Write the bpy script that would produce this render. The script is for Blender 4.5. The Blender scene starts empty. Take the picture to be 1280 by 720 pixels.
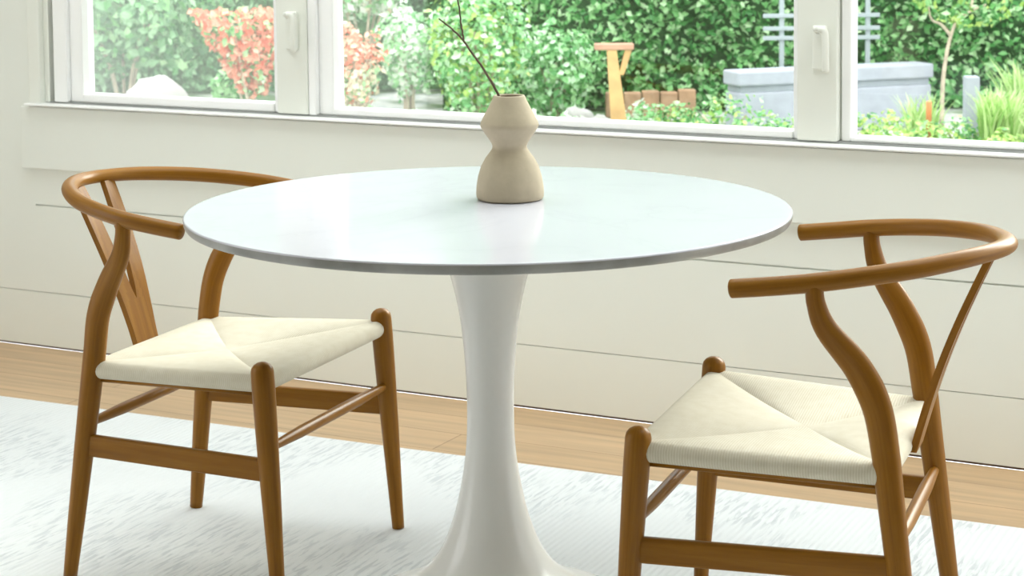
import bpy, math, random
from mathutils import Vector, Matrix
random.seed(7)
scene = bpy.context.scene
COL = scene.collection
PI = math.pi
R = random.random
U = random.uniform

# ------------------------------------------------------------------ helpers
class MB:
    """collects geometry, then links it as one mesh object"""
    def __init__(s): s.v = []; s.f = []; s.m = []; s.uv = []; s.sm = []
    def add(s, vs, fs, mi=0, uvs=None, smooth=True):
        b = len(s.v); s.v += [tuple(p) for p in vs]
        for k, f in enumerate(fs):
            s.f.append([b + i for i in f]); s.m.append(mi); s.sm.append(smooth)
            s.uv.append(uvs[k] if uvs else [(0, 0)] * len(f))
    def build(s, name, mats, parent=None, auto=None, xf=None):
        me = bpy.data.meshes.new(name)
        me.from_pydata(s.v, [], s.f)
        if not isinstance(mats, (list, tuple)): mats = [mats]
        for m in mats: me.materials.append(m)
        me.polygons.foreach_set('material_index', s.m)
        me.polygons.foreach_set('use_smooth', s.sm)
        uvl = me.uv_layers.new(name='UVMap')
        flat = [c for f in s.uv for p in f for c in p]
        uvl.data.foreach_set('uv', flat)
        if xf: me.transform(xf)
        me.update()
        o = bpy.data.objects.new(name, me); COL.objects.link(o)
        if parent: o.parent = parent
        return o

def box(mb, x0, x1, y0, y1, z0, z1, b=0.0, mi=0):
    """box with chamfered edges"""
    if b <= 0:
        v = [(x, y, z) for x in (x0, x1) for y in (y0, y1) for z in (z0, z1)]
        f = [(0,1,3,2),(4,6,7,5),(0,4,5,1),(2,3,7,6),(0,2,6,4),(1,5,7,3)]
        mb.add(v, f, mi, smooth=False); return
    import bmesh
    bm = bmesh.new(); bmesh.ops.create_cube(bm, size=1)
    for v in bm.verts:
        v.co = Vector(((x0+x1)/2 + v.co.x*(x1-x0), (y0+y1)/2 + v.co.y*(y1-y0), (z0+z1)/2 + v.co.z*(z1-z0)))
    bmesh.ops.bevel(bm, geom=bm.edges[:], offset=b, segments=2, affect='EDGES', profile=.5)
    bm.verts.index_update()
    mb.add([v.co[:] for v in bm.verts], [[v.index for v in f.verts] for f in bm.faces], mi, smooth=False)
    bm.free()

def catmull(P, n=8):
    P = [Vector(p) for p in P]
    Q = [2*P[0]-P[1]] + P + [2*P[-1]-P[-2]]
    out = []
    for i in range(1, len(Q)-2):
        a, b, c, d = Q[i-1:i+3]
        for k in range(n):
            t = k/n
            out.append(.5*(2*b + (c-a)*t + (2*a-5*b+4*c-d)*t*t + (3*b-a-3*c+d)*t**3))
    out.append(P[-1]); return out
def lerpl(L, t):
    """piecewise linear lookup in [(t, value...)]"""
    if t <= L[0][0]: return L[0][1:]
    for a, b in zip(L, L[1:]):
        if t <= b[0]:
            k = (t-a[0])/(b[0]-a[0]); return tuple(p+(q-p)*k for p, q in zip(a[1:], b[1:]))
    return L[-1][1:]

def tube(mb, pts, rad, ref=(0,1,0), seg=16, cap0=.0, cap1=.0, mi=0, end_scale=1.0):
    """sweep an ellipse. rad = list of (ra, rb): ra along ref-ish side, rb along the other. cap = dome length as a share of the radius"""
    pts = [Vector(p) for p in pts]; ref = Vector(ref)
    n = len(pts); rings = []; L = 0; Ls = []
    tang = []
    for i in range(n):
        t = (pts[min(i+1, n-1)] - pts[max(i-1, 0)]).normalized(); tang.append(t)
    def ring(p, t, ra, rb):
        s = (ref - t*ref.dot(t)).normalized(); u = t.cross(s).normalized()
        return [p + s*(ra*math.cos(2*PI*k/seg)) + u*(rb*math.sin(2*PI*k/seg)) for k in range(seg)]
    def dome(p, t, ra, rb, c, sgn):
        out = []
        for k in range(1, 5):
            a = k/4*PI/2*0.97
            out.append((ring(p + t*(sgn*c*max(ra, rb)*math.sin(a)), t, ra*math.cos(a), rb*math.cos(a))))
        return out
    if cap0 > 0:
        for r in reversed(dome(pts[0], tang[0], rad[0][0], rad[0][1], cap0, -1)): rings.append(r)
    for i in range(n): rings.append(ring(pts[i], tang[i], rad[i][0], rad[i][1]))
    if cap1 > 0:
        for r in dome(pts[-1], tang[-1], rad[-1][0], rad[-1][1], cap1, 1): rings.append(r)
    cen = [sum(r, Vector())/seg for r in rings]
    Ls = [0]
    for a, b in zip(cen, cen[1:]): Ls.append(Ls[-1] + (b-a).length)
    vs = [p for r in rings for p in r]; fs = []; uv = []
    for i in range(len(rings)-1):
        for k in range(seg):
            k2 = (k+1) % seg
            fs.append((i*seg+k, i*seg+k2, (i+1)*seg+k2, (i+1)*seg+k))
            ua, ub = k/seg*.12, (k+1)/seg*.12
            uv.append([(ua, Ls[i]), (ub, Ls[i]), (ub, Ls[i+1]), (ua, Ls[i+1])])
    fs.append(list(range(seg))[::-1]); uv.append([(0, 0)]*seg)
    m = (len(rings)-1)*seg; fs.append([m+k for k in range(seg)]); uv.append([(0, Ls[-1])]*seg)
    mb.add(vs, fs, mi, uv)

def lathe(mb, prof, seg=96, c=(0,0), mi=0, mis=None):
    vs = []; fs = []; mm = []
    for r, z in prof:
        for k in range(seg):
            a = 2*PI*k/seg; vs.append((c[0]+r*math.cos(a), c[1]+r*math.sin(a), z))
    for i in range(len(prof)-1):
        fs = [(i*seg+k, i*seg+(k+1)%seg, (i+1)*seg+(k+1)%seg, (i+1)*seg+k) for k in range(seg)]
        mm.append(fs)
    b = len(mb.v); mb.v += vs
    for i, ff in enumerate(mm):
        for f in ff:
            mb.f.append([b+j for j in f]); mb.m.append(mis[i] if mis else mi); mb.sm.append(True)
            mb.uv.append([(0, 0)]*4)

def tag(o, label=None, cat=None, group=None, kind=None):
    if label: o['label'] = label
    if cat: o['category'] = cat
    if group: o['group'] = group
    if kind: o['kind'] = kind
    return o
def empty(name, loc, rz=0):
    o = bpy.data.objects.new(name, None); COL.objects.link(o)
    o.location = loc; o.rotation_euler = (0, 0, rz); o.empty_display_size = .1; return o
def copy_tree(o, parent=None):
    c = o.copy(); COL.objects.link(c); c.parent = parent
    for ch in [x for x in bpy.data.objects if x.parent == o]: copy_tree(ch, c)
    return c

# ------------------------------------------------------------------ materials
def mat(name):
    m = bpy.data.materials.new(name); m.use_nodes = True
    nt = m.node_tree; b = nt.nodes['Principled BSDF']
    return m, nt, b
def N(nt, t, **kw):
    n = nt.nodes.new(t)
    for k, v in kw.items(): setattr(n, k, v)
    return n
def ramp(nt, stops):
    n = nt.nodes.new('ShaderNodeValToRGB'); e = n.color_ramp.elements
    e[0].position, e[0].color = stops[0][0], (*stops[0][1], 1)
    e[1].position, e[1].color = stops[-1][0], (*stops[-1][1], 1)
    for p, c in stops[1:-1]:
        x = e.new(p); x.color = (*c, 1)
    return n
def plain(name, col, rough=.5, noise=0.04, scale=8, bump=0, spec=.5):
    m, nt, b = mat(name)
    tc = N(nt, 'ShaderNodeTexCoord'); no = N(nt, 'ShaderNodeTexNoise'); no.inputs['Scale'].default_value = scale
    no.inputs['Detail'].default_value = 5
    nt.links.new(tc.outputs['Object'], no.inputs['Vector'])
    r = ramp(nt, [(.3, tuple(c*(1-noise) for c in col)), (.7, tuple(min(1, c*(1+noise)) for c in col))])
    nt.links.new(no.outputs['Fac'], r.inputs['Fac']); nt.links.new(r.outputs['Color'], b.inputs['Base Color'])
    b.inputs['Roughness'].default_value = rough; b.inputs['Specular IOR Level'].default_value = spec
    if bump:
        bp = N(nt, 'ShaderNodeBump'); bp.inputs['Strength'].default_value = bump; bp.inputs['Distance'].default_value = .002
        nt.links.new(no.outputs['Fac'], bp.inputs['Height']); nt.links.new(bp.outputs['Normal'], b.inputs['Normal'])
    return m

def wood_mat(name, a, bcol, c):
    m, nt, b = mat(name)
    tc = N(nt, 'ShaderNodeTexCoord'); mp = N(nt, 'ShaderNodeMapping'); mp.inputs['Scale'].default_value = (60, 2.2, 1)
    no = N(nt, 'ShaderNodeTexNoise'); no.inputs['Scale'].default_value = 1.6; no.inputs['Detail'].default_value = 8; no.inputs['Roughness'].default_value = .62
    nt.links.new(tc.outputs['UV'], mp.inputs['Vector']); nt.links.new(mp.outputs['Vector'], no.inputs['Vector'])
    r = ramp(nt, [(.28, a), (.5, bcol), (.74, c)])
    nt.links.new(no.outputs['Fac'], r.inputs['Fac']); nt.links.new(r.outputs['Color'], b.inputs['Base Color'])
    b.inputs['Roughness'].default_value = .36; b.inputs['Specular IOR Level'].default_value = .22
    bp = N(nt, 'ShaderNodeBump'); bp.inputs['Strength'].default_value = .12; bp.inputs['Distance'].default_value = .001
    nt.links.new(no.outputs['Fac'], bp.inputs['Height']); nt.links.new(bp.outputs['Normal'], b.inputs['Normal'])
    return m
M = {}
M['oak'] = wood_mat('oiled_oak', (.20,.076,.005), (.26,.108,.008), (.33,.150,.016))
M['wall'] = plain('painted_wall', (.845,.87,.815), .6, .012, 3, .05)
M['trimw'] = plain('painted_window_wood', (.82,.84,.775), .38, .01, 5)
M['sash'] = plain('lit_sash_paint', (.94,.95,.945), .3, .01, 5)  # whiter than the mullions: light on sashes and sill put into the colour
M['rear'] = plain('taupe_unseen_wall_paint', (.42,.39,.33), .7, .03, 3)  # kept dark so the unseen walls throw little light back
M['gap2'] = plain('dark_floor_gap_shade', (.10,.06,.035), .8, .1, 20)  # dark brown stands in for the shade in the gap under the skirting
M['gap'] = plain('grey_gap_shade', (.30,.31,.30), .7, .05, 20)  # grey paints the shade in the gaps around the sashes
M['vase'] = plain('beige_stoneware', (.50,.43,.31), .78, .05, 55, .25, .25)
M['vase_in'] = plain('stoneware_inside', (.20,.11,.06), .85, .05, 40)
M['pedestal'] = plain('white_lacquer', (.84,.84,.82), .22, .01, 4)
M['twig'] = plain('dry_twig_bark', (.13,.09,.06), .8, .3, 60, .4)
M['garden_wood'] = plain('weathered_orange_wood', (.62,.38,.17), .7, .18, 12, .4)
M['garden_wood2'] = plain('red_brown_wood', (.48,.27,.19), .7, .18, 12, .4)
M['stone'] = plain('lavender_grey_stone', (.37,.39,.46), .8, .08, 14, .3)
M['stone2'] = plain('lavender_grey_stone_band', (.29,.32,.37), .8, .08, 14, .3)
M['rock'] = plain('white_rock', (.40,.395,.385), .85, .1, 9, .6)
M['brick'] = plain('garden_brick', (.40,.25,.16), .85, .25, 15, .5)
M['trellis'] = plain('pale_grey_trellis_paint', (.38,.43,.47), .6, .05, 8)
M['bark'] = plain('pale_bark', (.50,.42,.33), .85, .25, 22, .6)
M['stake'] = plain('orange_stake_paint', (.72,.26,.10), .6, .1, 10)

# marble top
m, nt, b = mat('white_marble'); M['marble'] = m
tc = N(nt, 'ShaderNodeTexCoord'); no = N(nt, 'ShaderNodeTexNoise'); no.inputs['Scale'].default_value = 2.2; no.inputs['Detail'].default_value = 9
no.inputs['Distortion'].default_value = 1.6
nt.links.new(tc.outputs['Object'], no.inputs['Vector'])
r = ramp(nt, [(.40, (.625,.63,.695)), (.49, (.615,.62,.685)), (.505, (.60,.605,.67)), (.52, (.615,.62,.685)), (.65, (.635,.64,.705))])
nt.links.new(no.outputs['Fac'], r.inputs['Fac']); nt.links.new(r.outputs['Color'], b.inputs['Base Color'])
b.inputs['Roughness'].default_value = .13; b.inputs['Specular IOR Level'].default_value = .28
# marble edge
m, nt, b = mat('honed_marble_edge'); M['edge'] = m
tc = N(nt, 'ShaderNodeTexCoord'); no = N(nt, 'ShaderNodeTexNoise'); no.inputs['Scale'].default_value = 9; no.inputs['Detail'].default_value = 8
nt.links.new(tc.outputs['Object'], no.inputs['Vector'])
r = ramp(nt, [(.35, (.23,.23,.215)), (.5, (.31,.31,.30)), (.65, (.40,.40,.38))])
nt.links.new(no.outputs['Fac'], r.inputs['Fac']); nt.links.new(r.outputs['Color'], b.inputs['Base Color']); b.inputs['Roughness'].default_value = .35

# woven paper cord: strands counted along X or along Y of the chair
def cord(name, axis):
    m, nt, b = mat(name)
    tc = N(nt, 'ShaderNodeTexCoord'); w = N(nt, 'ShaderNodeTexWave'); w.wave_type = 'BANDS'; w.bands_direction = axis
    w.inputs['Scale'].default_value = 75; w.inputs['Distortion'].default_value = .8; w.inputs['Detail'].default_value = 2; w.inputs['Detail Scale'].default_value = 2
    nt.links.new(tc.outputs['Object'], w.inputs['Vector'])
    no = N(nt, 'ShaderNodeTexNoise'); no.inputs['Scale'].default_value = 45; no.inputs['Detail'].default_value = 4
    nt.links.new(tc.outputs['Object'], no.inputs['Vector'])
    ad = N(nt, 'ShaderNodeMath', operation='MULTIPLY_ADD'); ad.inputs[1].default_value = .45
    nt.links.new(w.outputs['Fac'], ad.inputs[0])
    mu = N(nt, 'ShaderNodeMath', operation='MULTIPLY'); mu.inputs[1].default_value = .55
    nt.links.new(no.outputs['Fac'], mu.inputs[0]); nt.links.new(mu.outputs[0], ad.inputs[2])
    r = ramp(nt, [(.1, (.59,.53,.40)), (.5, (.69,.64,.515)), (.9, (.77,.73,.63))])
    nt.links.new(ad.outputs[0], r.inputs['Fac']); nt.links.new(r.outputs['Color'], b.inputs['Base Color'])
    bp = N(nt, 'ShaderNodeBump'); bp.inputs['Strength'].default_value = .3; bp.inputs['Distance'].default_value = .001
    nt.links.new(w.outputs['Fac'], bp.inputs['Height']); nt.links.new(bp.outputs['Normal'], b.inputs['Normal'])
    b.inputs['Roughness'].default_value = .85; b.inputs['Specular IOR Level'].default_value = .2
    return m
M['cordx'] = cord('paper_cord_side_panels', 'X'); M['cordy'] = cord('paper_cord_front_panels', 'Y')

# rug : white wool, cords run away from the edge, patches of grey dashes
m, nt, b = mat('white_woven_rug'); M['rug'] = m
tc = N(nt, 'ShaderNodeTexCoord')
mp = N(nt, 'ShaderNodeMapping'); mp.inputs['Scale'].default_value = (110, 14, 1)
nt.links.new(tc.outputs['Object'], mp.inputs['Vector'])
n1 = N(nt, 'ShaderNodeTexNoise'); n1.inputs['Scale'].default_value = 1; n1.inputs['Detail'].default_value = 3; n1.inputs['Distortion'].default_value = .5
nt.links.new(mp.outputs['Vector'], n1.inputs['Vector'])
n2 = N(nt, 'ShaderNodeTexNoise'); n2.inputs['Scale'].default_value = 3.1; n2.inputs['Detail'].default_value = 2
mp2 = N(nt, 'ShaderNodeMapping'); mp2.inputs['Scale'].default_value = (1, .9, 1); mp2.inputs['Location'].default_value = (3.3, 1.2, 0)
nt.links.new(tc.outputs['Object'], mp2.inputs['Vector']); nt.links.new(mp2.outputs['Vector'], n2.inputs['Vector'])
r1 = ramp(nt, [(.50, (0,0,0)), (.60, (1,1,1))]); nt.links.new(n1.outputs['Fac'], r1.inputs['Fac'])
r2 = ramp(nt, [(.46, (0,0,0)), (.56, (1,1,1))]); nt.links.new(n2.outputs['Fac'], r2.inputs['Fac'])
mu = N(nt, 'ShaderNodeMath', operation='MULTIPLY'); nt.links.new(r1.outputs['Color'], mu.inputs[0]); nt.links.new(r2.outputs['Color'], mu.inputs[1])
mx = N(nt, 'ShaderNodeMix', data_type='RGBA'); mx.inputs['A'].default_value = (.74,.765,.775,1); mx.inputs['B'].default_value = (.60,.63,.65,1)
nt.links.new(mu.outputs[0], mx.inputs['Factor']); nt.links.new(mx.outputs['Result'], b.inputs['Base Color'])
w = N(nt, 'ShaderNodeTexWave'); w.bands_direction = 'X'; w.inputs['Scale'].default_value = 22; w.inputs['Distortion'].default_value = 1.2
nt.links.new(tc.outputs['Object'], w.inputs['Vector'])
sb = N(nt, 'ShaderNodeMath', operation='SUBTRACT'); nt.links.new(w.outputs['Fac'], sb.inputs[0]); nt.links.new(mu.outputs[0], sb.inputs[1])
bp = N(nt, 'ShaderNodeBump'); bp.inputs['Strength'].default_value = .35; bp.inputs['Distance'].default_value = .003
nt.links.new(sb.outputs[0], bp.inputs['Height']); nt.links.new(bp.outputs['Normal'], b.inputs['Normal'])
b.inputs['Roughness'].default_value = .95; b.inputs['Specular IOR Level'].default_value = .1

# oak floor boards running along the window wall
m, nt, b = mat('pale_oak_floorboards'); M['floor'] = m
tc = N(nt, 'ShaderNodeTexCoord')
br = N(nt, 'ShaderNodeTexBrick'); br.inputs['Scale'].default_value = 1; br.inputs['Brick Width'].default_value = 2.1; br.inputs['Row Height'].default_value = .14
br.inputs['Mortar Size'].default_value = .0015; br.inputs['Color1'].default_value = (.47,.32,.18,1); br.inputs['Color2'].default_value = (.55,.385,.23,1); br.inputs['Mortar'].default_value = (.28,.17,.09,1)
nt.links.new(tc.outputs['Object'], br.inputs['Vector'])
mp = N(nt, 'ShaderNodeMapping'); mp.inputs['Scale'].default_value = (1.5, 26, 1); nt.links.new(tc.outputs['Object'], mp.inputs['Vector'])
no = N(nt, 'ShaderNodeTexNoise'); no.inputs['Scale'].default_value = 1.4; no.inputs['Detail'].default_value = 6; nt.links.new(mp.outputs['Vector'], no.inputs['Vector'])
r = ramp(nt, [(.3, (.82,.82,.82)), (.7, (1.12,1.1,1.08))]); nt.links.new(no.outputs['Fac'], r.inputs['Fac'])
mx = N(nt, 'ShaderNodeMix', data_type='RGBA', blend_type='MULTIPLY'); mx.inputs['Factor'].default_value = 1
nt.links.new(br.outputs['Color'], mx.inputs['A']); nt.links.new(r.outputs['Color'], mx.inputs['B']); nt.links.new(mx.outputs['Result'], b.inputs['Base Color'])
b.inputs['Roughness'].default_value = .42

# clear glass pane: lets daylight straight through, mirrors the room at a slant
m, nt, b = mat('window_glass'); M['glass'] = m
nt.nodes.remove(b); out = nt.nodes['Material Output']
fr = N(nt, 'ShaderNodeFresnel'); fr.inputs['IOR'].default_value = 1.5
tr = N(nt, 'ShaderNodeBsdfTransparent'); tr.inputs['Color'].default_value = (.95,.975,.97,1)
gl = N(nt, 'ShaderNodeBsdfGlossy'); gl.inputs['Roughness'].default_value = .02
mi = N(nt, 'ShaderNodeMixShader'); nt.links.new(fr.outputs[0], mi.inputs[0]); nt.links.new(tr.outputs[0], mi.inputs[1]); nt.links.new(gl.outputs[0], mi.inputs[2])
nt.links.new(mi.outputs[0], out.inputs['Surface'])

def leaf_mat(name, stops, trans=.35, rough=.35):
    m, nt, b = mat(name); out = nt.nodes['Material Output']
    g = N(nt, 'ShaderNodeNewGeometry'); r = ramp(nt, stops)
    nt.links.new(g.outputs['Random Per Island'], r.inputs['Fac'])
    nt.links.new(r.outputs['Color'], b.inputs['Base Color']); b.inputs['Roughness'].default_value = rough
    t = N(nt, 'ShaderNodeBsdfTranslucent'); nt.links.new(r.outputs['Color'], t.inputs['Color'])
    mi = N(nt, 'ShaderNodeMixShader'); mi.inputs[0].default_value = trans
    nt.links.new(b.outputs[0], mi.inputs[1]); nt.links.new(t.outputs[0], mi.inputs[2]); nt.links.new(mi.outputs[0], out.inputs['Surface'])
    return m
M['lf_hedge'] = leaf_mat('hedge_leaves', [(0,(.04,.20,.05)), (.35,(.14,.42,.13)), (.7,(.36,.66,.30)), (1,(.72,.93,.62))])
M['lf_deep'] = leaf_mat('deep_green_leaves', [(0,(.09,.24,.11)), (.5,(.20,.42,.20)), (1,(.44,.66,.42))])
M['lf_pale'] = leaf_mat('variegated_leaves', [(0,(.14,.42,.16)), (.4,(.36,.68,.32)), (.75,(.60,.86,.58)), (1,(.90,.96,.88))])
M['lf_white'] = leaf_mat('white_blossom', [(0,(.62,.72,.62)), (.5,(.84,.86,.80)), (1,(.90,.88,.84))])
M['lf_red'] = leaf_mat('coral_red_leaves', [(0,(.66,.17,.10)), (.5,(.84,.33,.22)), (1,(.92,.55,.42))])
M['lf_cream'] = leaf_mat('cream_blossom', [(0,(.60,.50,.34)), (.5,(.82,.72,.56)), (1,(.88,.82,.74))])
M['lf_lime'] = leaf_mat('lime_leaves', [(0,(.22,.42,.09)), (.5,(.42,.62,.16)), (1,(.70,.80,.32))])
M['lf_grass'] = leaf_mat('yellow_green_blades', [(0,(.30,.52,.16)), (.5,(.50,.70,.27)), (1,(.74,.84,.48))])
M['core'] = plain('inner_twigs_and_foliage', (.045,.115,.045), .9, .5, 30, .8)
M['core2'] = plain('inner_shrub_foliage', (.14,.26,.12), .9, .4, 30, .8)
m, nt, b = mat('garden_ground'); M['ground'] = m
tc = N(nt, 'ShaderNodeTexCoord'); vo = N(nt, 'ShaderNodeTexVoronoi'); vo.inputs['Scale'].default_value = 22
no = N(nt, 'ShaderNodeTexNoise'); no.inputs['Scale'].default_value = 2.5; no.inputs['Detail'].default_value = 6
nt.links.new(tc.outputs['Object'], vo.inputs['Vector']); nt.links.new(tc.outputs['Object'], no.inputs['Vector'])
r = ramp(nt, [(0, (.42,.45,.47)), (.5, (.55,.55,.52)), (1, (.68,.68,.66))]); nt.links.new(vo.outputs['Color'], r.inputs['Fac'])
r2 = ramp(nt, [(.45, (.20,.33,.16)), (.56, (1,1,1))]); nt.links.new(no.outputs['Fac'], r2.inputs['Fac'])
mx = N(nt, 'ShaderNodeMix', data_type='RGBA', blend_type='MULTIPLY'); mx.inputs['Factor'].default_value = 1
nt.links.new(r.outputs['Color'], mx.inputs['A']); nt.links.new(r2.outputs['Color'], mx.inputs['B']); nt.links.new(mx.outputs['Result'], b.inputs['Base Color'])
b.inputs['Roughness'].default_value = .9

# ------------------------------------------------------------------ room shell
WL = (0, 4.8474, 0); WA = -.4811           # window wall: a frame on its inner face, x along it, y outwards
FZ = -.008
WX0, WX1 = -3.6, 3.0
WIN0, WIN1, WTOP = -1.545, 2.45, 2.15
def wallobj(mb, name, m, kind='structure', parent=None):
    o = mb.build(name, m, parent)
    if parent is None:
        o.location = WL; o.rotation_euler = (0, 0, WA)
        if kind: o['kind'] = kind
    return o
mb = MB()
box(mb, WX0, WX1, -.0, .24, .1545, .4030)                     # wall under the band
box(mb, -1.545, WX1, .007, .24, .4030, .4075)                 # groove
box(mb, WX0, -1.545, 0, .24, .4030, .4075)
box(mb, WX0, WX1, .008, .24, .145, .1545)                     # shadow groove over the skirting
box(mb, WX0, -1.553, 0, .24, .4075, 2.6)                       # wall left of the window
box(mb, -1.553, WX1, .0, .24, .4075, .513)                    # plain band
box(mb, -1.575, WX1, -.018, .24, .513, .690, .002)            # raised panel under the sill
box(mb, WIN1, WX1, 0, .24, .690, 2.6)
box(mb, -1.553, WIN1, 0, .24, WTOP, 2.6)
wallobj(mb, 'wall_window', M['wall'])
mb = MB(); box(mb, WX0, WX1, 0, .24, FZ+.006, .1525)
wallobj(mb, 'baseboard_window', M['wall'])
mb = MB(); box(mb, WX0, WX1, .004, .24, FZ, FZ+.006)
wallobj(mb, 'trim_5', M['gap2'])
# sill nosing
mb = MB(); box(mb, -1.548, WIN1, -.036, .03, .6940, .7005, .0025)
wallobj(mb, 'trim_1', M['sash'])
# grey strip painted as the shade in the gap between sill and sashes
mb = MB(); box(mb, -1.50, WIN1-.03, .004, .055, .7005, .7048)
wallobj(mb, 'trim_2', M['gap'])
# casing left
mb = MB(); box(mb, -1.546, -1.503, -.016, .09, .6985, WTOP, .004); box(mb, -1.503, -1.484, .004, .09, .6985, WTOP, .001)
wallobj(mb, 'trim_3', M['trimw'])
mb = MB(); box(mb, -1.484, -1.467, .03, .09, .7055, WTOP)
wallobj(mb, 'trim_4', M['gap'])
# mullion posts between the sashes
mb = MB(); box(mb, -.703, -.607, -.002, .10, .7055, WTOP, .003)
wallobj(mb, 'trim_6', M['trimw'])
mb = MB(); box(mb, .742, .838, -.002, .10, .7055, WTOP, .003)
wallobj(mb, 'trim_7', M['trimw'])
# head casing and right casing
mb = MB(); box(mb, -1.484, WIN1, -.016, .09, WTOP-.05, WTOP+.02, .004); box(mb, WIN1-.035, WIN1, -.016, .09, .6985, WTOP-.05, .004)
wallobj(mb, 'trim_8', M['trimw'])

def sash(name, x0, x1, gx0, gx1, gz0, step_l, step_r):
    """a sash: outer rail, raised inner bead, pane"""
    z0, z1 = .7049, WTOP-.051
    gz1 = z1-.05
    mb = MB()
    a0, a1 = gx0-step_l, gx1+step_r
    # outer frame
    if a0 > x0+.004: box(mb, x0, a0, .001, .07, z0, z1, .003)
    if x1 > a1+.004: box(mb, a1, x1, .001, .07, z0, z1, .003)
    # inner bead, deeper
    box(mb, a0, gx0, .016, .068, z0, z1, .003); box(mb, gx1, a1, .016, .068, z0, z1, .003)
    box(mb, gx0, gx1, .012, .068, z0, gz0, .004); box(mb, gx0, gx1, .012, .068, gz1, z1, .004)
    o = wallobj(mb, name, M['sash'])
    g = MB(); box(g, gx0-.004, gx1+.004, .040, .044, gz0-.004, gz1+.004); 
    p = g.build('pane', M['glass'], o)
    return o
w1 = sash('window_1', -1.466, -.704, -1.373, -.724, .729, .045, .018)
w2 = sash('window_2', -.606, .741, -.537, .727, .7235, .045, .012)
w3 = sash('window_3', 0.839, 2.41, .865, 2.36, .7165, .022, .04)
def handle(parent, x, z):
    mb = MB()
    box(mb, x-.021, x+.013, -.012, .0, z-.080, z+.022, .004)
    tube(mb, [(x,-.010,z+.012),(x,-.032,z+.012)], [(.009,.009)]*2, (1,0,0), 16, 0, .3)
    P = catmull([(x-.004,-.036,z+.016),(x+.010,-.037,z+.015),(x+.019,-.037,z+.004),(x+.020,-.037,z-.05),(x+.020,-.035,z-.078)], 6)
    tube(mb, P, [(.0085,.0065)]*len(P), (1,0,0), 12, .6, .6)
    o = mb.build('handle', M['trimw'], parent); o['label'] = 'cream lever handle'
    return o
handle(w1, -.646, .955)
handle(w3, .802, .950)

# floor and rug
rot = Matrix.Rotation(WA, 4, 'Z')
mb = MB(); box(mb, WX0, WX1, -5.7, .0, FZ-.05, FZ)
wallobj(mb, 'floor', M['floor'])
RA = math.atan2(3.8425-4.974, 1.014+1.332)
mb = MB(); box(mb, WX0, WX1, -5.7, -1.45, 2.6, 2.7); box(mb, WX0, WX1, -.10, .24, 2.6, 2.7); box(mb, WX0, -1.75, -1.45, -.10, 2.6, 2.7); box(mb, 2.7, WX1, -1.45, -.10, 2.6, 2.7)   # long opening for an added, unseen rooflight beside the window wall
wallobj(mb, 'ceiling', M['wall'])
mb = MB(); box(mb, -1.75, 2.7, -1.45, -.10, 2.655, 2.661)
wallobj(mb, 'rooflight_added', M['glass'])  # unseen pane, added for light on the wall and far chair sides
mb = MB(); box(mb, WX0, WX1, -5.8, -5.7, FZ, 2.7)
wallobj(mb, 'wall_rear', M['rear'])  # unseen wall, put in to block light from behind the camera
mb = MB(); box(mb, WX0-.1, WX0, -2.4, .24, FZ, 2.7)
wallobj(mb, 'wall_left', M['wall'])  # unseen part wall, put in to cut light from the left
mb = MB(); box(mb, WX1, WX1+.1, -5.7, -.9, FZ, 2.7)
wallobj(mb, 'wall_right', M['rear'])
rug = MB(); box(rug, -2.9, 2.2, -3.1, 0, FZ+.0002, 0, .003)
o = rug.build('rug', M['rug']); o.location = (0, 4.337, 0); o.rotation_euler = (0, 0, RA)
tag(o, 'large white woven rug with grey dashed streaks under the table and chairs', 'rug')

# ------------------------------------------------------------------ table
TX, TY, TZ, TR = -.0443, 3.4048, .73, .529
table = empty('pedestal_table', (TX, TY, 0))
tag(table, 'round white marble table on a flared white pedestal', 'table')
mb = MB()
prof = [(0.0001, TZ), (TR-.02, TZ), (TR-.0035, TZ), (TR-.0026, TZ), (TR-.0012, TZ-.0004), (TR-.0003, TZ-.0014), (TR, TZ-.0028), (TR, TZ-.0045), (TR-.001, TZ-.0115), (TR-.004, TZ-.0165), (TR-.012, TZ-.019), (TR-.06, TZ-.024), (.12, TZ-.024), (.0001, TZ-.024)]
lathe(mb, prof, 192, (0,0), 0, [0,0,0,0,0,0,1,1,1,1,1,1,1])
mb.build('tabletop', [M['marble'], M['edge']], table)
mb = MB()
pr = [(.705,.125),(.700,.120),(.690,.108),(.67,.092),(.645,.0785),(.615,.0695),(.57,.0585),(.52,.0500),(.469,.0452),(.42,.0422),(.37,.0415),(.33,.0422),(.296,.0445),(.26,.0490),(.225,.0555),(.190,.0635),(.16,.073),(.13,.085),(.105,.099),(.085,.115),(.065,.138),(.048,.165),(.034,.193),(.024,.218),(.016,.240),(.010,.252),(.004,.256),(.0006,.254)]
P = catmull([(r_, 0, z_) for z_, r_ in pr], 3)
lathe(mb, [(.0001,.7055)] + [(max(.0001, p.x), min(p.z, .7058)) for p in P] + [(.0001,.0006)], 96)
mb.build('pedestal', M['pedestal'], table)

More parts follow.
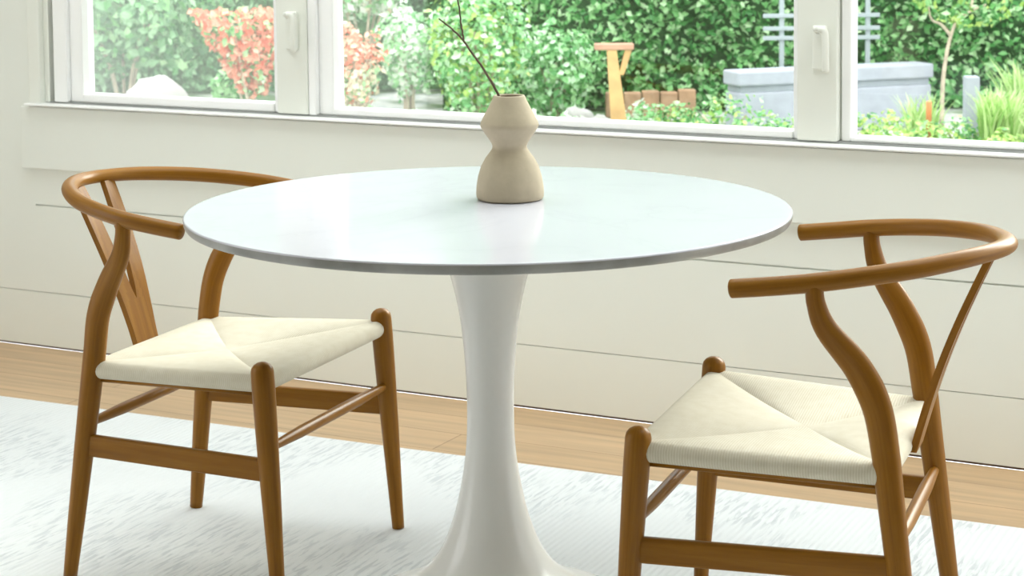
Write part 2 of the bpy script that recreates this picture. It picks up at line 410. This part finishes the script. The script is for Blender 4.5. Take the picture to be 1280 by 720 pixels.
# ------------------------------------------------------------------ vase and branch
VX, VY = -.006, 3.498
vase = MB()
pv = [(.0001,.7304),(.055,.7304),(.0585,.7318),(.0605,.7345),(.0612,.742),(.0605,.754),(.0575,.772),(.0520,.790),(.0440,.805),(.0360,.8155),(.0318,.8215),(.0308,.826),(.0325,.832),(.0390,.842),(.0450,.8505),(.0505,.859),(.0527,.8640),(.0517,.8695),(.0455,.882),(.0375,.897),(.0305,.911),(.0285,.9165),(.0272,.9180),(.0245,.9180),(.0235,.9150)]
inn = [(.0255,.909),(.034,.894),(.044,.876),(.0480,.864),(.040,.848),(.0275,.833),(.0262,.825),(.031,.815),(.045,.795),(.054,.765),(.056,.740),(.0001,.737)]
lathe(vase, pv+inn, 72, (0,0), 0, [0]*(len(pv)-1) + [1]*len(inn))
vo_ = vase.build('bud_vase', [M['vase'], M['vase_in']])
vo_.location = (VX, VY, 0)
tag(vo_, 'beige hourglass stoneware vase standing on the round table', 'vase')
tw = MB()
def twig(pts, r0, r1):
    P = catmull(pts, 6); n = len(P)
    P = [p + Vector((U(-.0007,.0007), U(-.0007,.0007), 0)) for p in P]
    tube(tw, P, [((r0+(r1-r0)*i/(n-1)),)*2 for i in range(n)], (0,1,0), 8, .5, .5)
Y0 = VY
twig([(.034,Y0+.004,.742),(.012,Y0+.002,.80),(-.004,Y0,.862),(-.026,Y0-.004,.9205),(-.052,Y0,.966),(-.087,Y0+.004,1.016),(-.107,Y0+.008,1.037),(-.130,Y0+.012,1.056)], .0031, .0014)
twig([(-.086,Y0+.004,1.0145),(-.089,Y0,1.035),(-.092,Y0-.004,1.058),(-.096,Y0-.004,1.09),(-.104,Y0-.002,1.13),(-.104,Y0,1.17)], .0019, .0009)
tw_o = tw.build('dry_branch', M['twig'])
tag(tw_o, 'thin forked bare branch standing in the beige vase', 'branch')

# ------------------------------------------------------------------ wishbone chair
def make_chair():
    t = empty('wishbone_chair', (0, 0, 0))
    wd = M['oak']
    FF = (.2728, .2477); FT = (.2431, .2412); FZt = .4434
    RF = (-.1867, .2265); RS = (-.133, .2057)
    for s in (-1, 1):
        # front leg, a tapered turning with a domed top
        mb = MB(); pts = []; rad = []
        for k in range(25):
            z = k/24*(FZt-.012) ; a = z/FZt
            pts.append((FF[0]+(FT[0]-FF[0])*a, s*(FF[1]+(FT[1]-FF[1])*a), z))
            r_ = lerpl([(0,.0122),(.1,.0148),(.22,.0182),(.34,.0205),(.40,.0212),(.45,.0205)], z)[0]; rad.append((r_, r_))
        tube(mb, pts, rad, (0,1,0), 24, 0, .85)
        mb.build('leg', wd, t)
        # rear leg, bent above the seat up to the arm
        P = [(RF[0]+(RS[0]-RF[0])*z/.43, s*(RF[1]+(RS[1]-RF[1])*z/.43), z) for z in (0,.1,.2,.3,.37)]
        P += [(RS[0], s*RS[1], .43), (-.1204, s*.2097, .5), (-.0926, s*.2173, .56), (-.0499, s*.2400, .62), (-.0360, s*.2500, .66), (-.0333, s*.2527, .689)]
        C = catmull(P, 6); rad = []
        for p in C:
            a = lerpl([(0,.0130,.0130),(.1,.0160,.0160),(.25,.0190,.0190),(.40,.0200,.0215),(.47,.0185,.0225),(.53,.0170,.0235),(.58,.0160,.0215),(.63,.0150,.0170),(.66,.0140,.0145),(.69,.0135,.0135)], p.z)
            rad.append(a)
        mb = MB(); tube(mb, C, rad, (0,1,0), 24)
        mb.build('leg', wd, t)
        # side stretcher, a deep flat rail
        mb = MB()
        a = Vector((RF[0]+(RS[0]-RF[0])*.253/.43, s*(RF[1]+(RS[1]-RF[1])*.253/.43), .253)); b_ = Vector((FF[0]+(FT[0]-FF[0])*.57, s*(FF[1]+(FT[1]-FF[1])*.57), .253))
        d = (b_-a).normalized(); nrm = Vector((-d.y, d.x, 0)); hh, th = .0205, .0085
        prof = []
        for k in range(16):
            an = 2*PI*k/16; c_, s_ = math.cos(an), math.sin(an)
            prof.append((math.copysign(abs(c_)**.35, c_)*th, math.copysign(abs(s_)**.35, s_)*hh))
        vs = []; fs = []; uv = []
        ns = 8
        for i in range(ns+1):
            q = a + (b_-a)*i/ns
            for (u_, v_) in prof: vs.append(q + nrm*u_ + Vector((0,0,v_)))
        for i in range(ns):
            for k in range(16):
                k2 = (k+1)%16; fs.append((i*16+k, i*16+k2, (i+1)*16+k2, (i+1)*16+k))
                uv.append([(k*.008, i*.05),((k+1)*.008, i*.05),((k+1)*.008,(i+1)*.05),(k*.008,(i+1)*.05)])
        mb.add(vs, fs, 0, uv)
        mb.build('side_stretcher', wd, t)
        # slim timber rail showing under the cord
        mb = MB(); tube(mb, [(RS[0]+.004, s*.2035, .379), (.2405, s*.2385, .3925)], [(.0070,.0055)]*2, (0,0,1), 12)
        mb.build('seat_rail', wd, t)
    # round front and rear stretchers
    for x, hw, z in ((.2535, .243, .292), (-.152, .212, .291)):
        mb = MB(); n = 20; pts = []; rad = []
        for k in range(n+1):
            y = -hw + 2*hw*k/n; pts.append((x, y, z)); e = min(1, (hw-abs(y))/.12); r_ = .0072+.0038*e; rad.append((r_, r_))
        tube(mb, pts, rad, (0,0,1), 16); mb.build('stretcher', wd, t)
    # bow: arms and back in one bent piece
    H = [(.091,.2578,.6773),(.03,.2575,.6845),(-.033,.2527,.6925),(-.105,.228,.7015),(-.175,.187,.7095),(-.238,.122,.7165),(-.276,.056,.7195),(-.288,0,.7200)]
    P = H + [(x,-y,z) for x,y,z in H[-2::-1]]
    C = catmull(P, 8); n = len(C); rad = []
    for p in C:
        k = lerpl([(0,.0168,.0128),(.06,.0165,.0132),(.15,.0150,.0145),(.26,.0142,.0148)], abs(p.y))
        rad.append((k[1], k[0]))       # ref is Z, so first radius is the height
    mb = MB(); tube(mb, C, rad, (0,0,1), 20, .35, .35)
    mb.build('arm_bow', wd, t)
    # Y splat: flat bent board, stem and two prongs
    mb = MB()
    def sx(z): 
        k = (z-.385)/(.712-.385); return -.1490 + (-.2700+.1490)*k + .010*math.sin(PI*k)
    def strip(rows, th=.0060):
        # rows: (z, y0, y1) -> slab following the lean of the back
        vs = []; n = len(rows)
        for z, y0, y1 in rows:
            x = sx(z)
            for dx in (-th, th):
                vs += [(x+dx, y0, z), (x+dx, y1, z)]
        fs = []; uv = []
        for i in range(n-1):
            a, b_ = i*4, (i+1)*4
            for q in ((0,1),(1,3),(3,2),(2,0)):
                fs.append((a+q[0], a+q[1], b_+q[1], b_+q[0]))
                uv.append([(vs[a+q[0]][1], rows[i][0]), (vs[a+q[1]][1]+.01, rows[i][0]), (vs[a+q[1]][1]+.01, rows[i+1][0]), (vs[a+q[0]][1], rows[i+1][0])])
        fs += [(0,2,3,1), (4*n-4, 4*n-3, 4*n-1, 4*n-2)]; uv += [[(0,0)]*4]*2
        mb.add(vs, fs, 0, uv, smooth=False)
    zN = .488
    def out(z): return lerpl([(.385,.036),(.43,.0385),(.488,.0455),(.55,.054),(.62,.0615),(.712,.068)], z)[0]
    def inn_(z): return lerpl([(.488,0),(.495,.004),(.53,.010),(.60,.0195),(.66,.0275),(.712,.0345)], z)[0]
    strip([(z, -out(z), out(z)) for z in [.385+.0103*i for i in range(11)]])
    zs = [zN+(.712-zN)*i/14 for i in range(15)]
    strip([(z, inn_(z), out(z)) for z in zs]); strip([(z, -out(z), -inn_(z)) for z in zs])
    mb.build('splat', wd, t)
    # seat of woven cord: four panels meeting in the middle, wrapped over the rails
    mb = MB()
    cor = {'fr': Vector((.2440,-.2400,.4255)), 'fl': Vector((.2440,.2400,.4255)), 'rl': Vector((-.1330,.2060,.4120)), 'rr': Vector((-.1330,-.2060,.4120))}
    ctr = Vector((.03, 0, .4035)); rr = .0165
    def panel(A, B, mi):
        A = A.copy(); B = B.copy(); e = (B-A).normalized(); outv = Vector((e.y, -e.x, 0)).normalized()
        if outv.dot(A-ctr) < 0: outv = -outv
        ns, nt_ = 28, 14; vs = []; rows = []
        # profile: underside centre -> rail underside -> round -> top -> centre
        prof = []
        for k in range(4): prof.append(('u', 1-k/4))
        for k in range(9): prof.append(('r', -PI/2 + PI*k/8))
        for k in range(1, nt_+1): prof.append(('t', k/nt_))
        for kd, v_ in prof:
            row = []
            for i in range(ns+1):
                s_ = i/ns; Ed = A.lerp(B, s_) 
                mid = 1-(2*s_-1)**2; edge = 1-abs(2*s_-1)**7
                if kd == 'r':
                    p = Ed + Vector((0,0,-rr)) + outv*(rr*.95*math.cos(v_)*(.9+.1*mid)) + Vector((0,0,rr*math.sin(v_)))
                elif kd == 't':
                    p = Ed.lerp(ctr, v_)
                    puff = (.0030*mid + .0045*edge)*math.sin(PI*min(1, v_*1.05+.02)**.8)
                    sag = -.004*math.sin(PI*v_)
                    p = p + Vector((0,0,puff+sag))
                else:
                    low = ctr + Vector((0,0,-.020)); p = (Ed+Vector((0,0,-2*rr))).lerp(low, v_)
                row.append(p)
            rows.append(row)
        for row in rows: vs += row
        fs = [(j*(ns+1)+i, j*(ns+1)+i+1, (j+1)*(ns+1)+i+1, (j+1)*(ns+1)+i) for j in range(len(rows)-1) for i in range(ns)]
        if (Vector(vs[fs[-ns][1]])-Vector(vs[fs[-ns][0]])).cross(Vector(vs[fs[-ns][3]])-Vector(vs[fs[-ns][0]])).z < 0: fs = [f[::-1] for f in fs]
        mb.add(vs, fs, mi)
    panel(cor['fr'], cor['fl'], 1); panel(cor['fl'], cor['rl'], 0); panel(cor['rl'], cor['rr'], 1); panel(cor['rr'], cor['fr'], 0)
    o = mb.build('seat', [M['cordx'], M['cordy']], t); o['label'] = 'pale woven paper cord seat'
    return t
chairL = make_chair()
chairL.location = (-.5857, 3.7538, .002); chairL.rotation_euler = (0, 0, -.3865)
tag(chairL, 'oak wishbone chair with cord seat left of the table, one arm tip behind its rim', 'chair')
chairR = copy_tree(chairL)
chairR.location = (.5023, 3.137, .002); chairR.rotation_euler = (0, 0, 2.7934)
tag(chairR, 'oak wishbone chair with cord seat right of the table, nearer the camera', 'chair')

# ------------------------------------------------------------------ garden outside
GZ = .20
def rnd_dir():
    while True:
        v = Vector((U(-1,1), U(-1,1), U(-1,1)))
        if .05 < v.length < 1: return v.normalized()
def leaf(mb, p, s, nrm, mi=0, asp=.62):
    """one pointed, folded leaf of length s"""
    nrm = nrm.normalized(); a = rnd_dir(); a = (a - nrm*a.dot(nrm))
    if a.length < .05: a = Vector((1,0,0))
    a.normalize(); b_ = nrm.cross(a)
    h = s/2; w_ = s*asp/2
    vs = [p-a*h, p-a*(h*.1)+b_*w_+nrm*(w_*.3), p+a*h, p-a*(h*.1)-b_*w_+nrm*(w_*.3)]
    mb.add(vs, [(0,1,2),(0,2,3)], mi, smooth=False)
def nrm_for(base, spread=.8): return (Vector(base) + rnd_dir()*spread)

# outside ground
mb = MB(); box(mb, -6, 6, .24, 9, GZ-.1, GZ)
wallobj(mb, 'ground', M['ground'])

def hedge(name, x0, x1, y, z1, n, size, mats, label, tilt=0.0, zd=.25):
    mb = MB()
    # inner body, lumpy
    nx, nz = 40, 14; vs = []; fs = []
    for j in range(nz+1):
        for i in range(nx+1):
            x = x0+(x1-x0)*i/nx; z = GZ+(z1-GZ)*j/nz
            vs.append((x, y+tilt*(x-x0)+.10+U(-.03,.03)+.06*math.sin(x*5)*math.cos(z*6), z))
    for j in range(nz):
        for i in range(nx): fs.append((j*(nx+1)+i, j*(nx+1)+i+1, (j+1)*(nx+1)+i+1, (j+1)*(nx+1)+i))
    b = len(vs); vs += [(x0, y+tilt*0+.7, GZ), (x1, y+tilt*(x1-x0)+.7, GZ), (x1, y+tilt*(x1-x0)+.7, z1), (x0, y+.7, z1)]
    fs += [(b+1,b,b+3,b+2), (nz*(nx+1), nz*(nx+1)+nx, b+2, b+3), (0, nz*(nx+1), b+3, b), (nx, b+1, b+2, nz*(nx+1)+nx)]
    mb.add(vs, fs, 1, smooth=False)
    for k in range(n):
        x = U(x0, x1); z = GZ+.02 + (z1-GZ)*R()**1.15
        bul = .07*math.sin(x*5)*math.cos(z*6)
        yy = y + tilt*(x-x0) + bul - .10*R()**.7 + .10*R()
        leaf(mb, Vector((x, yy, z)), size*U(.6,1.3), nrm_for((0,-.8,.55), .85))
    for k in range(n//6):    # clipped top
        x = U(x0, x1); leaf(mb, Vector((x, y+tilt*(x-x0)+U(-.05,.7), z1+U(-.03,.05))), size*U(.7,1.3), nrm_for((0,-.1,1), .8))
    return tag(mb.build(name, mats), label, 'hedge')
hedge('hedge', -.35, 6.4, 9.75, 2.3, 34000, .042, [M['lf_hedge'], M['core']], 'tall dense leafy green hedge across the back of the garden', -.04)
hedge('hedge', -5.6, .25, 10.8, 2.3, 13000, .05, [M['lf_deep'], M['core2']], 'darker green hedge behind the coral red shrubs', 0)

def shrub(name, label, c, rad, n, size, mats, pick=lambda p: 0, stems=5, cat='shrub', top_h=None, group=None):
    """crown of leaves around several stems that stand on the ground. parts: foliage, stem"""
    root = empty(name, (c[0], c[1], GZ))
    mb = MB(); cz = c[2]
    for k in range(n):
        d = rnd_dir(); rr = (.45+.55*R()**.6)*(1+.16*math.sin(7*d.x+3*d.z)+.10*math.sin(11*d.z+5*d.y))
        p = Vector((d.x*rad[0]*rr, d.y*rad[1]*rr, cz-GZ + d.z*rad[2]*rr))
        if p.z < .015: p.z = U(.01, .06)
        leaf(mb, p, size*U(.6,1.35), nrm_for(d+Vector((0,-.3,.4)), .8), pick(p+Vector((c[0],c[1],GZ))))
    mb.build('foliage', mats, root)
    for k in range(stems):
        st = MB(); a = 2*PI*k/stems+U(-.4,.4); q = rad[0]*.55
        P = catmull([(.02*math.cos(a), .02*math.sin(a), 0), (.3*q*math.cos(a), .3*q*math.sin(a), (cz-GZ)*.5), (q*math.cos(a), q*math.sin(a), cz-GZ+rad[2]*.3)], 4)
        n_ = len(P); tube(st, P, [((.011-.007*i/n_),)*2 for i in range(n_)], (0,1,0), 7)
        st.build('stem', M['bark'], root)
    return tag(root, label, cat, group)
# left pane
shrub('evergreen_shrub', 'broad dull green shrub with bare trunks in the left window', (-1.93,9.7,.78), (.52,.35,.36), 2600, .055, [M['lf_deep'], M['lf_hedge']], lambda p: 1 if R()<.3 else 0, 6)
shrub('evergreen_shrub', 'low green shrub behind the white boulder, at the red bush', (-1.33,9.35,.36), (.11,.1,.12), 350, .05, [M['lf_hedge']], stems=3)
def inv(c, top, bot, wt, wb, n, size, mats, pick, name, label, stems=4):
    """upside-down cone of blossom over bare stems"""
    root = empty(name, (c[0], c[1], GZ)); mb = MB()
    for k in range(n):
        t = R()**.75; z = bot+(top-bot)*t; w_ = (wb+(wt-wb)*t)*(.5+.5*R()**.5); a = U(0, 2*PI)
        p = Vector((w_*math.cos(a)+(1-t)*.08, w_*math.sin(a)*.8, z-GZ))
        leaf(mb, p, size*U(.6,1.4), nrm_for((math.cos(a)*.5, -.6, .5), .8), pick(p))
    mb.build('foliage', mats, root)
    for k in range(stems):
        st = MB(); a = 2*PI*k/stems
        P = catmull([(.02*math.cos(a)+.06, .02*math.sin(a), 0), (.05+.03*math.cos(a), .04*math.sin(a), (bot-GZ)), (wt*.6*math.cos(a), wt*.5*math.sin(a), top-GZ-.05)], 4)
        n_ = len(P); tube(st, P, [((.010-.006*i/n_),)*2 for i in range(n_)], (0,1,0), 7); st.build('stem', M['bark'], root)
    return tag(root, label, 'shrub')
inv((-1.27,9.0), .765, .36, .225, .05, 1250, .040, [M['lf_red'], M['lf_hedge'], M['lf_pale']], lambda p: 0 if R()<.72 else (1 if R()<.7 else 2), 'red_shrub', 'coral red leaved shrub in the left window beside the mullion')
shrub('red_shrub', 'coral red and cream flowering shrub at the left edge of the middle window', (-.73,8.9,.50), (.15,.14,.20), 1100, .032, [M['lf_red'], M['lf_cream'], M['lf_pale']],
      lambda p: (0 if R()<.68 else 1) if p.z>.50+U(-.05,.05) else (1 if R()<.55 else (2 if R()<.7 else 0)), 4)
shrub('blossom_shrub', 'shrub of white and pink blossom above the coral and cream one', (-.74,9.70,.84), (.27,.20,.16), 1300, .04, [M['lf_white'], M['lf_cream'], M['lf_pale']], lambda p: 0 if R()<.55 else (1 if R()<.3 else 2), 5)
shrub('blossom_shrub', 'white speckled shrub between the red shrub and the thin branch', (-.49,9.25,.56), (.15,.16,.22), 1300, .033, [M['lf_pale'], M['lf_white']], lambda p: 1 if R()<.38 else 0, 4)
shrub('variegated_shrub', 'pale green leafy shrub behind the thin branch', (-.15,8.95,.56), (.24,.20,.34), 2600, .036, [M['lf_pale'], M['lf_lime'], M['lf_hedge']], lambda p: 1 if R()<.25 else (2 if R()<.3 else 0), 6)
shrub('variegated_shrub', 'pale green leafy shrub behind the beige vase', (.21,9.25,.44), (.18,.15,.23), 1500, .036, [M['lf_pale'], M['lf_hedge']], lambda p: 1 if R()<.4 else 0, 4)
# low planting, each clump its own plant
low = [(-.62,8.45,.10,'pale'),(-.42,8.5,.11,'pale'),(-.20,8.4,.10,'pale'),(.02,8.45,.11,'pale'),(.24,8.5,.09,'pale'),
       (.60,8.9,.10,'pale'),(.75,8.8,.10,'hedge'),(.91,8.4,.17,'hedge'),(1.07,8.1,.13,'hedge'),(1.24,8.05,.13,'hedge'),
       (1.41,8.0,.135,'lime'),(1.56,7.98,.13,'lime'),(1.50,7.8,.10,'lime'),(1.70,7.9,.11,'lime'),(1.86,8.05,.11,'hedge'),(1.95,7.7,.10,'lime')]
words = {'pale':('variegated_leaves','pale mottled ground cover clump'), 'hedge':('x','small green ground cover clump'), 'lime':('x','yellow green ground cover clump')}
where = ['below the coral and cream shrub','below the white speckled shrub','low in front of the pale leafy shrub','just left of the vase','just right of the vase',
         'just right of the orange wooden post','between the wooden post and the grey trough','taller one at the left end of the grey trough','left of the right mullion, before the trough','half hidden by the right mullion',
         'just right of the right mullion','before the trough, beside the orange stake','nearest the sill by the right mullion','just right of the orange stake','behind the tall grasses','nearest the sill under the tall grasses']
for (x, y, r_, k), wh in zip(low, where):
    mt = {'pale':[M['lf_pale'], M['lf_white']], 'hedge':[M['lf_hedge'], M['lf_lime']], 'lime':[M['lf_lime'], M['lf_hedge']]}[k]
    shrub('ground_cover_plant', words[k][1]+' '+wh, (x, y, GZ+r_*.45), (r_*1.05, r_, r_*.95), 420, .026, mt, lambda p: 1 if R()<.25 else 0, 2, 'plant', group='low plants along the garden bed')
# tall grasses at the right
def grass(x, y, h, n, label):
    root = MB()
    for k in range(n):
        a = U(0, 2*PI); ln = h*U(.6,1.1); bend = U(.1,.45)*ln; px, py = U(-.06,.06), U(-.06,.06); w_ = U(.005,.010)
        d = Vector((math.cos(a), math.sin(a), 0)); s_ = Vector((-d.y, d.x, 0)); vs = []; m_ = 5
        for i in range(m_+1):
            t = i/m_; c_ = Vector((px,py,0)) + d*(bend*t*t) + Vector((0,0,ln*(t-.18*t*t))); ww = w_*(1-t**2)+.0006
            vs += [c_-s_*ww, c_+s_*ww]
        root.add(vs, [(2*i,2*i+1,2*i+3,2*i+2) for i in range(m_)], 0)
    o = root.build('grass_clump', M['lf_grass']); o.location = (x, y, GZ)
    return tag(o, label, 'grass', 'grass clumps at the right of the garden')
gl_ = ['yellow green grass clump just right of the grey stone post','tallest yellow green grass clump under the young tree','yellow green grass clump at the right edge of the photo','small pale grass clump left of the grey stone post','yellow green grass clump behind, right of the young tree']
for (x, y, h, n), l in zip([(1.97,7.92,.32,260),(2.20,8.35,.40,300),(2.10,7.60,.30,260),(1.76,8.38,.24,130),(2.42,8.1,.38,260)], gl_): grass(x, y, h, n, l)

# rocks
def rock(name, c, r, label, m='rock', seed=1, cat='boulder', group=None):
    import bmesh
    rs = random.Random(seed); bm = bmesh.new(); bmesh.ops.create_icosphere(bm, subdivisions=4, radius=1)
    ph = [rs.uniform(0,6) for _ in range(6)]
    for v in bm.verts:
        d = v.co.normalized(); k = 1+.10*math.sin(4*d.x+ph[0])+.08*math.sin(5*d.y+ph[1])+.07*math.sin(6*d.z+ph[2])+.04*math.sin(13*d.x+9*d.z+ph[3])
        v.co = Vector((d.x*r[0]*k, d.y*r[1]*k, max(-r[2]*.6, d.z*r[2]*k)))
        v.co.z += r[2]*.6
    mb = MB(); bm.verts.index_update(); mb.add([v.co[:] for v in bm.verts], [[v.index for v in f.verts] for f in bm.faces]); bm.free()
    o = mb.build(name, M[m]); o.location = (c[0], c[1], GZ); return tag(o, label, cat, group)
rock('boulder', (-1.63,8.95), (.20,.13,.150), 'white rounded boulder low in the left window', seed=3)
for i, (x, y, r_, l) in enumerate([(.30,8.9,.055,'pale stone left of the wooden post, behind the vase'),(.40,8.8,.045,'small pale stone against the foot of the wooden post'),(.30,8.6,.04,'pale stone in front of the row beside the wooden post')]):
    rock('garden_stone', (x, y), (r_*1.3, r_, r_*1.2), l, seed=10+i, cat='stone', group='pale stones by the wooden post')

# rustic wooden post with crossbar and brace
root = empty('wooden_post', (.46, 8.6, GZ))
tag(root, 'orange wooden post with brace and short crossbar standing before the hedge', 'post')
def slab(mb, a, b_, w0, w1, th, mi=0):
    a = Vector(a); b_ = Vector(b_); vs = []
    for p, w_ in ((a, w0), (b_, w1)):
        for dx, dy in ((-1,-1),(1,-1),(1,1),(-1,1)): vs.append(p+Vector((dx*w_/2, dy*th/2, 0)))
    mb.add(vs, [(0,1,5,4),(1,2,6,5),(2,3,7,6),(3,0,4,7),(3,2,1,0),(4,5,6,7)], mi, smooth=False)
mb = MB(); slab(mb, (.015,0,0), (-.022,0,.395), .074, .042, .06); mb.build('upright', M['garden_wood'], root)
mb = MB(); slab(mb, (.020,-.002,.285), (.052,-.002,.395), .022, .030, .045); mb.build('brace', M['garden_wood'], root)
mb = MB(); box(mb, -.098, .075, -.035, .035, .394, .422, .005); o = mb.build('crossbar', M['garden_wood2'], root); o['label'] = 'red brown crossbar'

# stone trough
ang = math.atan2(.65, 1.0)
root = empty('stone_trough', (1.0, 8.60, GZ), .35)
tag(root, 'long low lavender grey stone trough seen either side of the right mullion', 'trough')
mb = MB(); box(mb, 0, .98, 0, .14, 0, .195, .008); mb.build('basin', M['stone'], root)
mb = MB(); box(mb, .010, .97, .006, .134, .195, .225, .002); mb.build('recess_band', M['stone2'], root)
mb = MB(); box(mb, -.008, .988, -.008, .148, .225, .290, .008); mb.build('rim', M['stone'], root)

# brick edging under the hedge
mb = MB()
for i in range(5):
    x0 = .45+.088*i; box(mb, x0, x0+.083, 9.40, 9.47, GZ, GZ+.125+U(-.008,.008), .006)
tag(mb.build('brick_edging', M['brick']), 'short run of red brown brick edging under the hedge', 'edging')
# orange stake
mb = MB(); tube(mb, [(0,0,0),(0,0,.20)], [(.012,.012)]*2, (1,0,0), 10, 0, .5)
o = mb.build('garden_stake', M['stake']); o.location = (1.735, 8.12, GZ); tag(o, 'short orange stake before the right end of the grey trough', 'stake')
# grey stone post
mb = MB(); box(mb, -.03, .03, -.03, .03, 0, .30, .006)
o = mb.build('stone_post', M['stone']); o.location = (1.93, 8.2, GZ); tag(o, 'small pale grey stone post at the left of the grasses', 'post')
# young tree
root = empty('young_tree', (2.0, 8.9, GZ)); tag(root, 'slim young tree with pale trunk above the end of the grey trough', 'tree')
st = MB()
for pts, r0, r1 in (([( -.04,0,0),(-.035,0,.2),(-.02,0,.33),(.0,0,.42),(.03,0,.49),(.09,0,.53),(.16,0,.56)], .011, .005), ([(.0,0,.42),(-.04,.02,.47),(-.09,.03,.51),(-.1,.03,.7)], .009, .003), ([(.09,0,.53),(.12,.02,.7),(.16,.04,1.0)], .007, .003)):
    P = catmull(pts, 5); n_ = len(P); tube(st, P, [(r0+(r1-r0)*i/(n_-1),)*2 for i in range(n_)], (0,1,0), 8)
st.build('trunk', M['bark'], root)
lf = MB()
for k in range(700):
    d = rnd_dir(); p = Vector((.1+d.x*.30, .05+d.y*.2, .72+d.z*.26)); leaf(lf, p, .042*U(.6,1.3), nrm_for((0,-.5,.6), .9), 0 if R()<.45 else 1)
lf.build('foliage', [M['lf_lime'], M['lf_hedge']], root)
# pale trellis
root = empty('trellis_panel', (1.27, 9.2, GZ)); tag(root, 'pale blue grey trellis panel half hidden by the right mullion', 'trellis')
for x in (.0, .285, .345, .405):
    mb = MB(); box(mb, x-.011, x+.011, -.012, .012, 0 if x in (0, .405) else .385, 1.0, .003); mb.build('post', M['trellis'], root)
for z in (.395, .44, .50, .70, .90):
    mb = MB(); box(mb, -.09, .46, -.02, -.012, z-.010, z+.010, .002); mb.build('slat', M['trellis'], root)

# ------------------------------------------------------------------ light
w = bpy.data.worlds.new('sky'); scene.world = w; w.use_nodes = True; nt = w.node_tree
bg = nt.nodes['Background']; tc = N(nt, 'ShaderNodeTexCoord'); sp = N(nt, 'ShaderNodeSeparateXYZ')
nt.links.new(tc.outputs['Generated'], sp.inputs[0])
# hazy bright sky, brightest beyond the window, dimmer towards the house side
d1 = N(nt, 'ShaderNodeVectorMath', operation='DOT_PRODUCT'); d1.inputs[1].default_value = Vector((.46,.72,.52)).normalized()
nt.links.new(tc.outputs['Generated'], d1.inputs[0])
mr = N(nt, 'ShaderNodeMapRange'); mr.inputs['From Min'].default_value = -.6; mr.inputs['From Max'].default_value = 1; mr.inputs['To Min'].default_value = 2.7; mr.inputs['To Max'].default_value = 3.1
nt.links.new(d1.outputs['Value'], mr.inputs['Value']); # overcast sky: the zenith is about twice as bright as the horizon
mz = N(nt, 'ShaderNodeMapRange'); mz.inputs['From Min'].default_value = 0; mz.inputs['From Max'].default_value = 1; mz.inputs['To Min'].default_value = .78; mz.inputs['To Max'].default_value = 1.75
nt.links.new(sp.outputs['Z'], mz.inputs['Value'])
mm = N(nt, 'ShaderNodeMath', operation='MULTIPLY'); nt.links.new(mr.outputs[0], mm.inputs[0]); nt.links.new(mz.outputs[0], mm.inputs[1])
nt.links.new(mm.outputs[0], bg.inputs['Strength'])
r = ramp(nt, [(0, (1.0,.985,.96)), (1, (.95,.98,1.0))]); 
mr2 = N(nt, 'ShaderNodeMapRange'); mr2.inputs['From Min'].default_value = -.8; mr2.inputs['From Max'].default_value = .8
nt.links.new(sp.outputs['Y'], mr2.inputs['Value']); nt.links.new(mr2.outputs[0], r.inputs['Fac']); nt.links.new(r.outputs['Color'], bg.inputs['Color'])
sun = bpy.data.lights.new('sun', 'SUN'); sun.energy = 5.0; sun.angle = math.radians(36); sun.color = (1, .96, .88)
so = bpy.data.objects.new('sun', sun); COL.objects.link(so)
d = Vector((-.56, -.66, -.50)); so.rotation_euler = d.to_track_quat('-Z', 'Y').to_euler()

# ------------------------------------------------------------------ camera
F, PITCH, HOR, H, ROLL = 2448.29, .0751, -130.556, 1.2753, -.0096
CY = HOR + F*math.tan(PITCH)
cam = bpy.data.cameras.new('camera'); co = bpy.data.objects.new('camera', cam); COL.objects.link(co)
cam.sensor_fit = 'HORIZONTAL'; cam.sensor_width = 36; cam.lens = F/1280*36
cam.shift_x = 0; cam.shift_y = -(360-CY)/1280
# a small roll about the view axis; the lens shift keeps the principal point above the frame centre
fwd = Vector((0, math.cos(PITCH), -math.sin(PITCH))); right = Vector((1, 0, 0)); up = right.cross(fwd)
c_, s_ = math.cos(ROLL), math.sin(ROLL)
r2_ = right*c_ + up*s_; u2_ = up*c_ - right*s_
mw = Matrix(((r2_.x, u2_.x, -fwd.x, 0), (r2_.y, u2_.y, -fwd.y, 0), (r2_.z, u2_.z, -fwd.z, H), (0, 0, 0, 1)))
co.matrix_world = mw
cam.dof.use_dof = True; cam.dof.focus_distance = 3.45; cam.dof.aperture_fstop = 11
cam.clip_start = .05; cam.clip_end = 100
scene.camera = co
vs_ = scene.view_settings; vs_.view_transform = 'Standard'; vs_.look = 'None'; vs_.exposure = 0.1; vs_.gamma = 1; vs_.use_curve_mapping = False
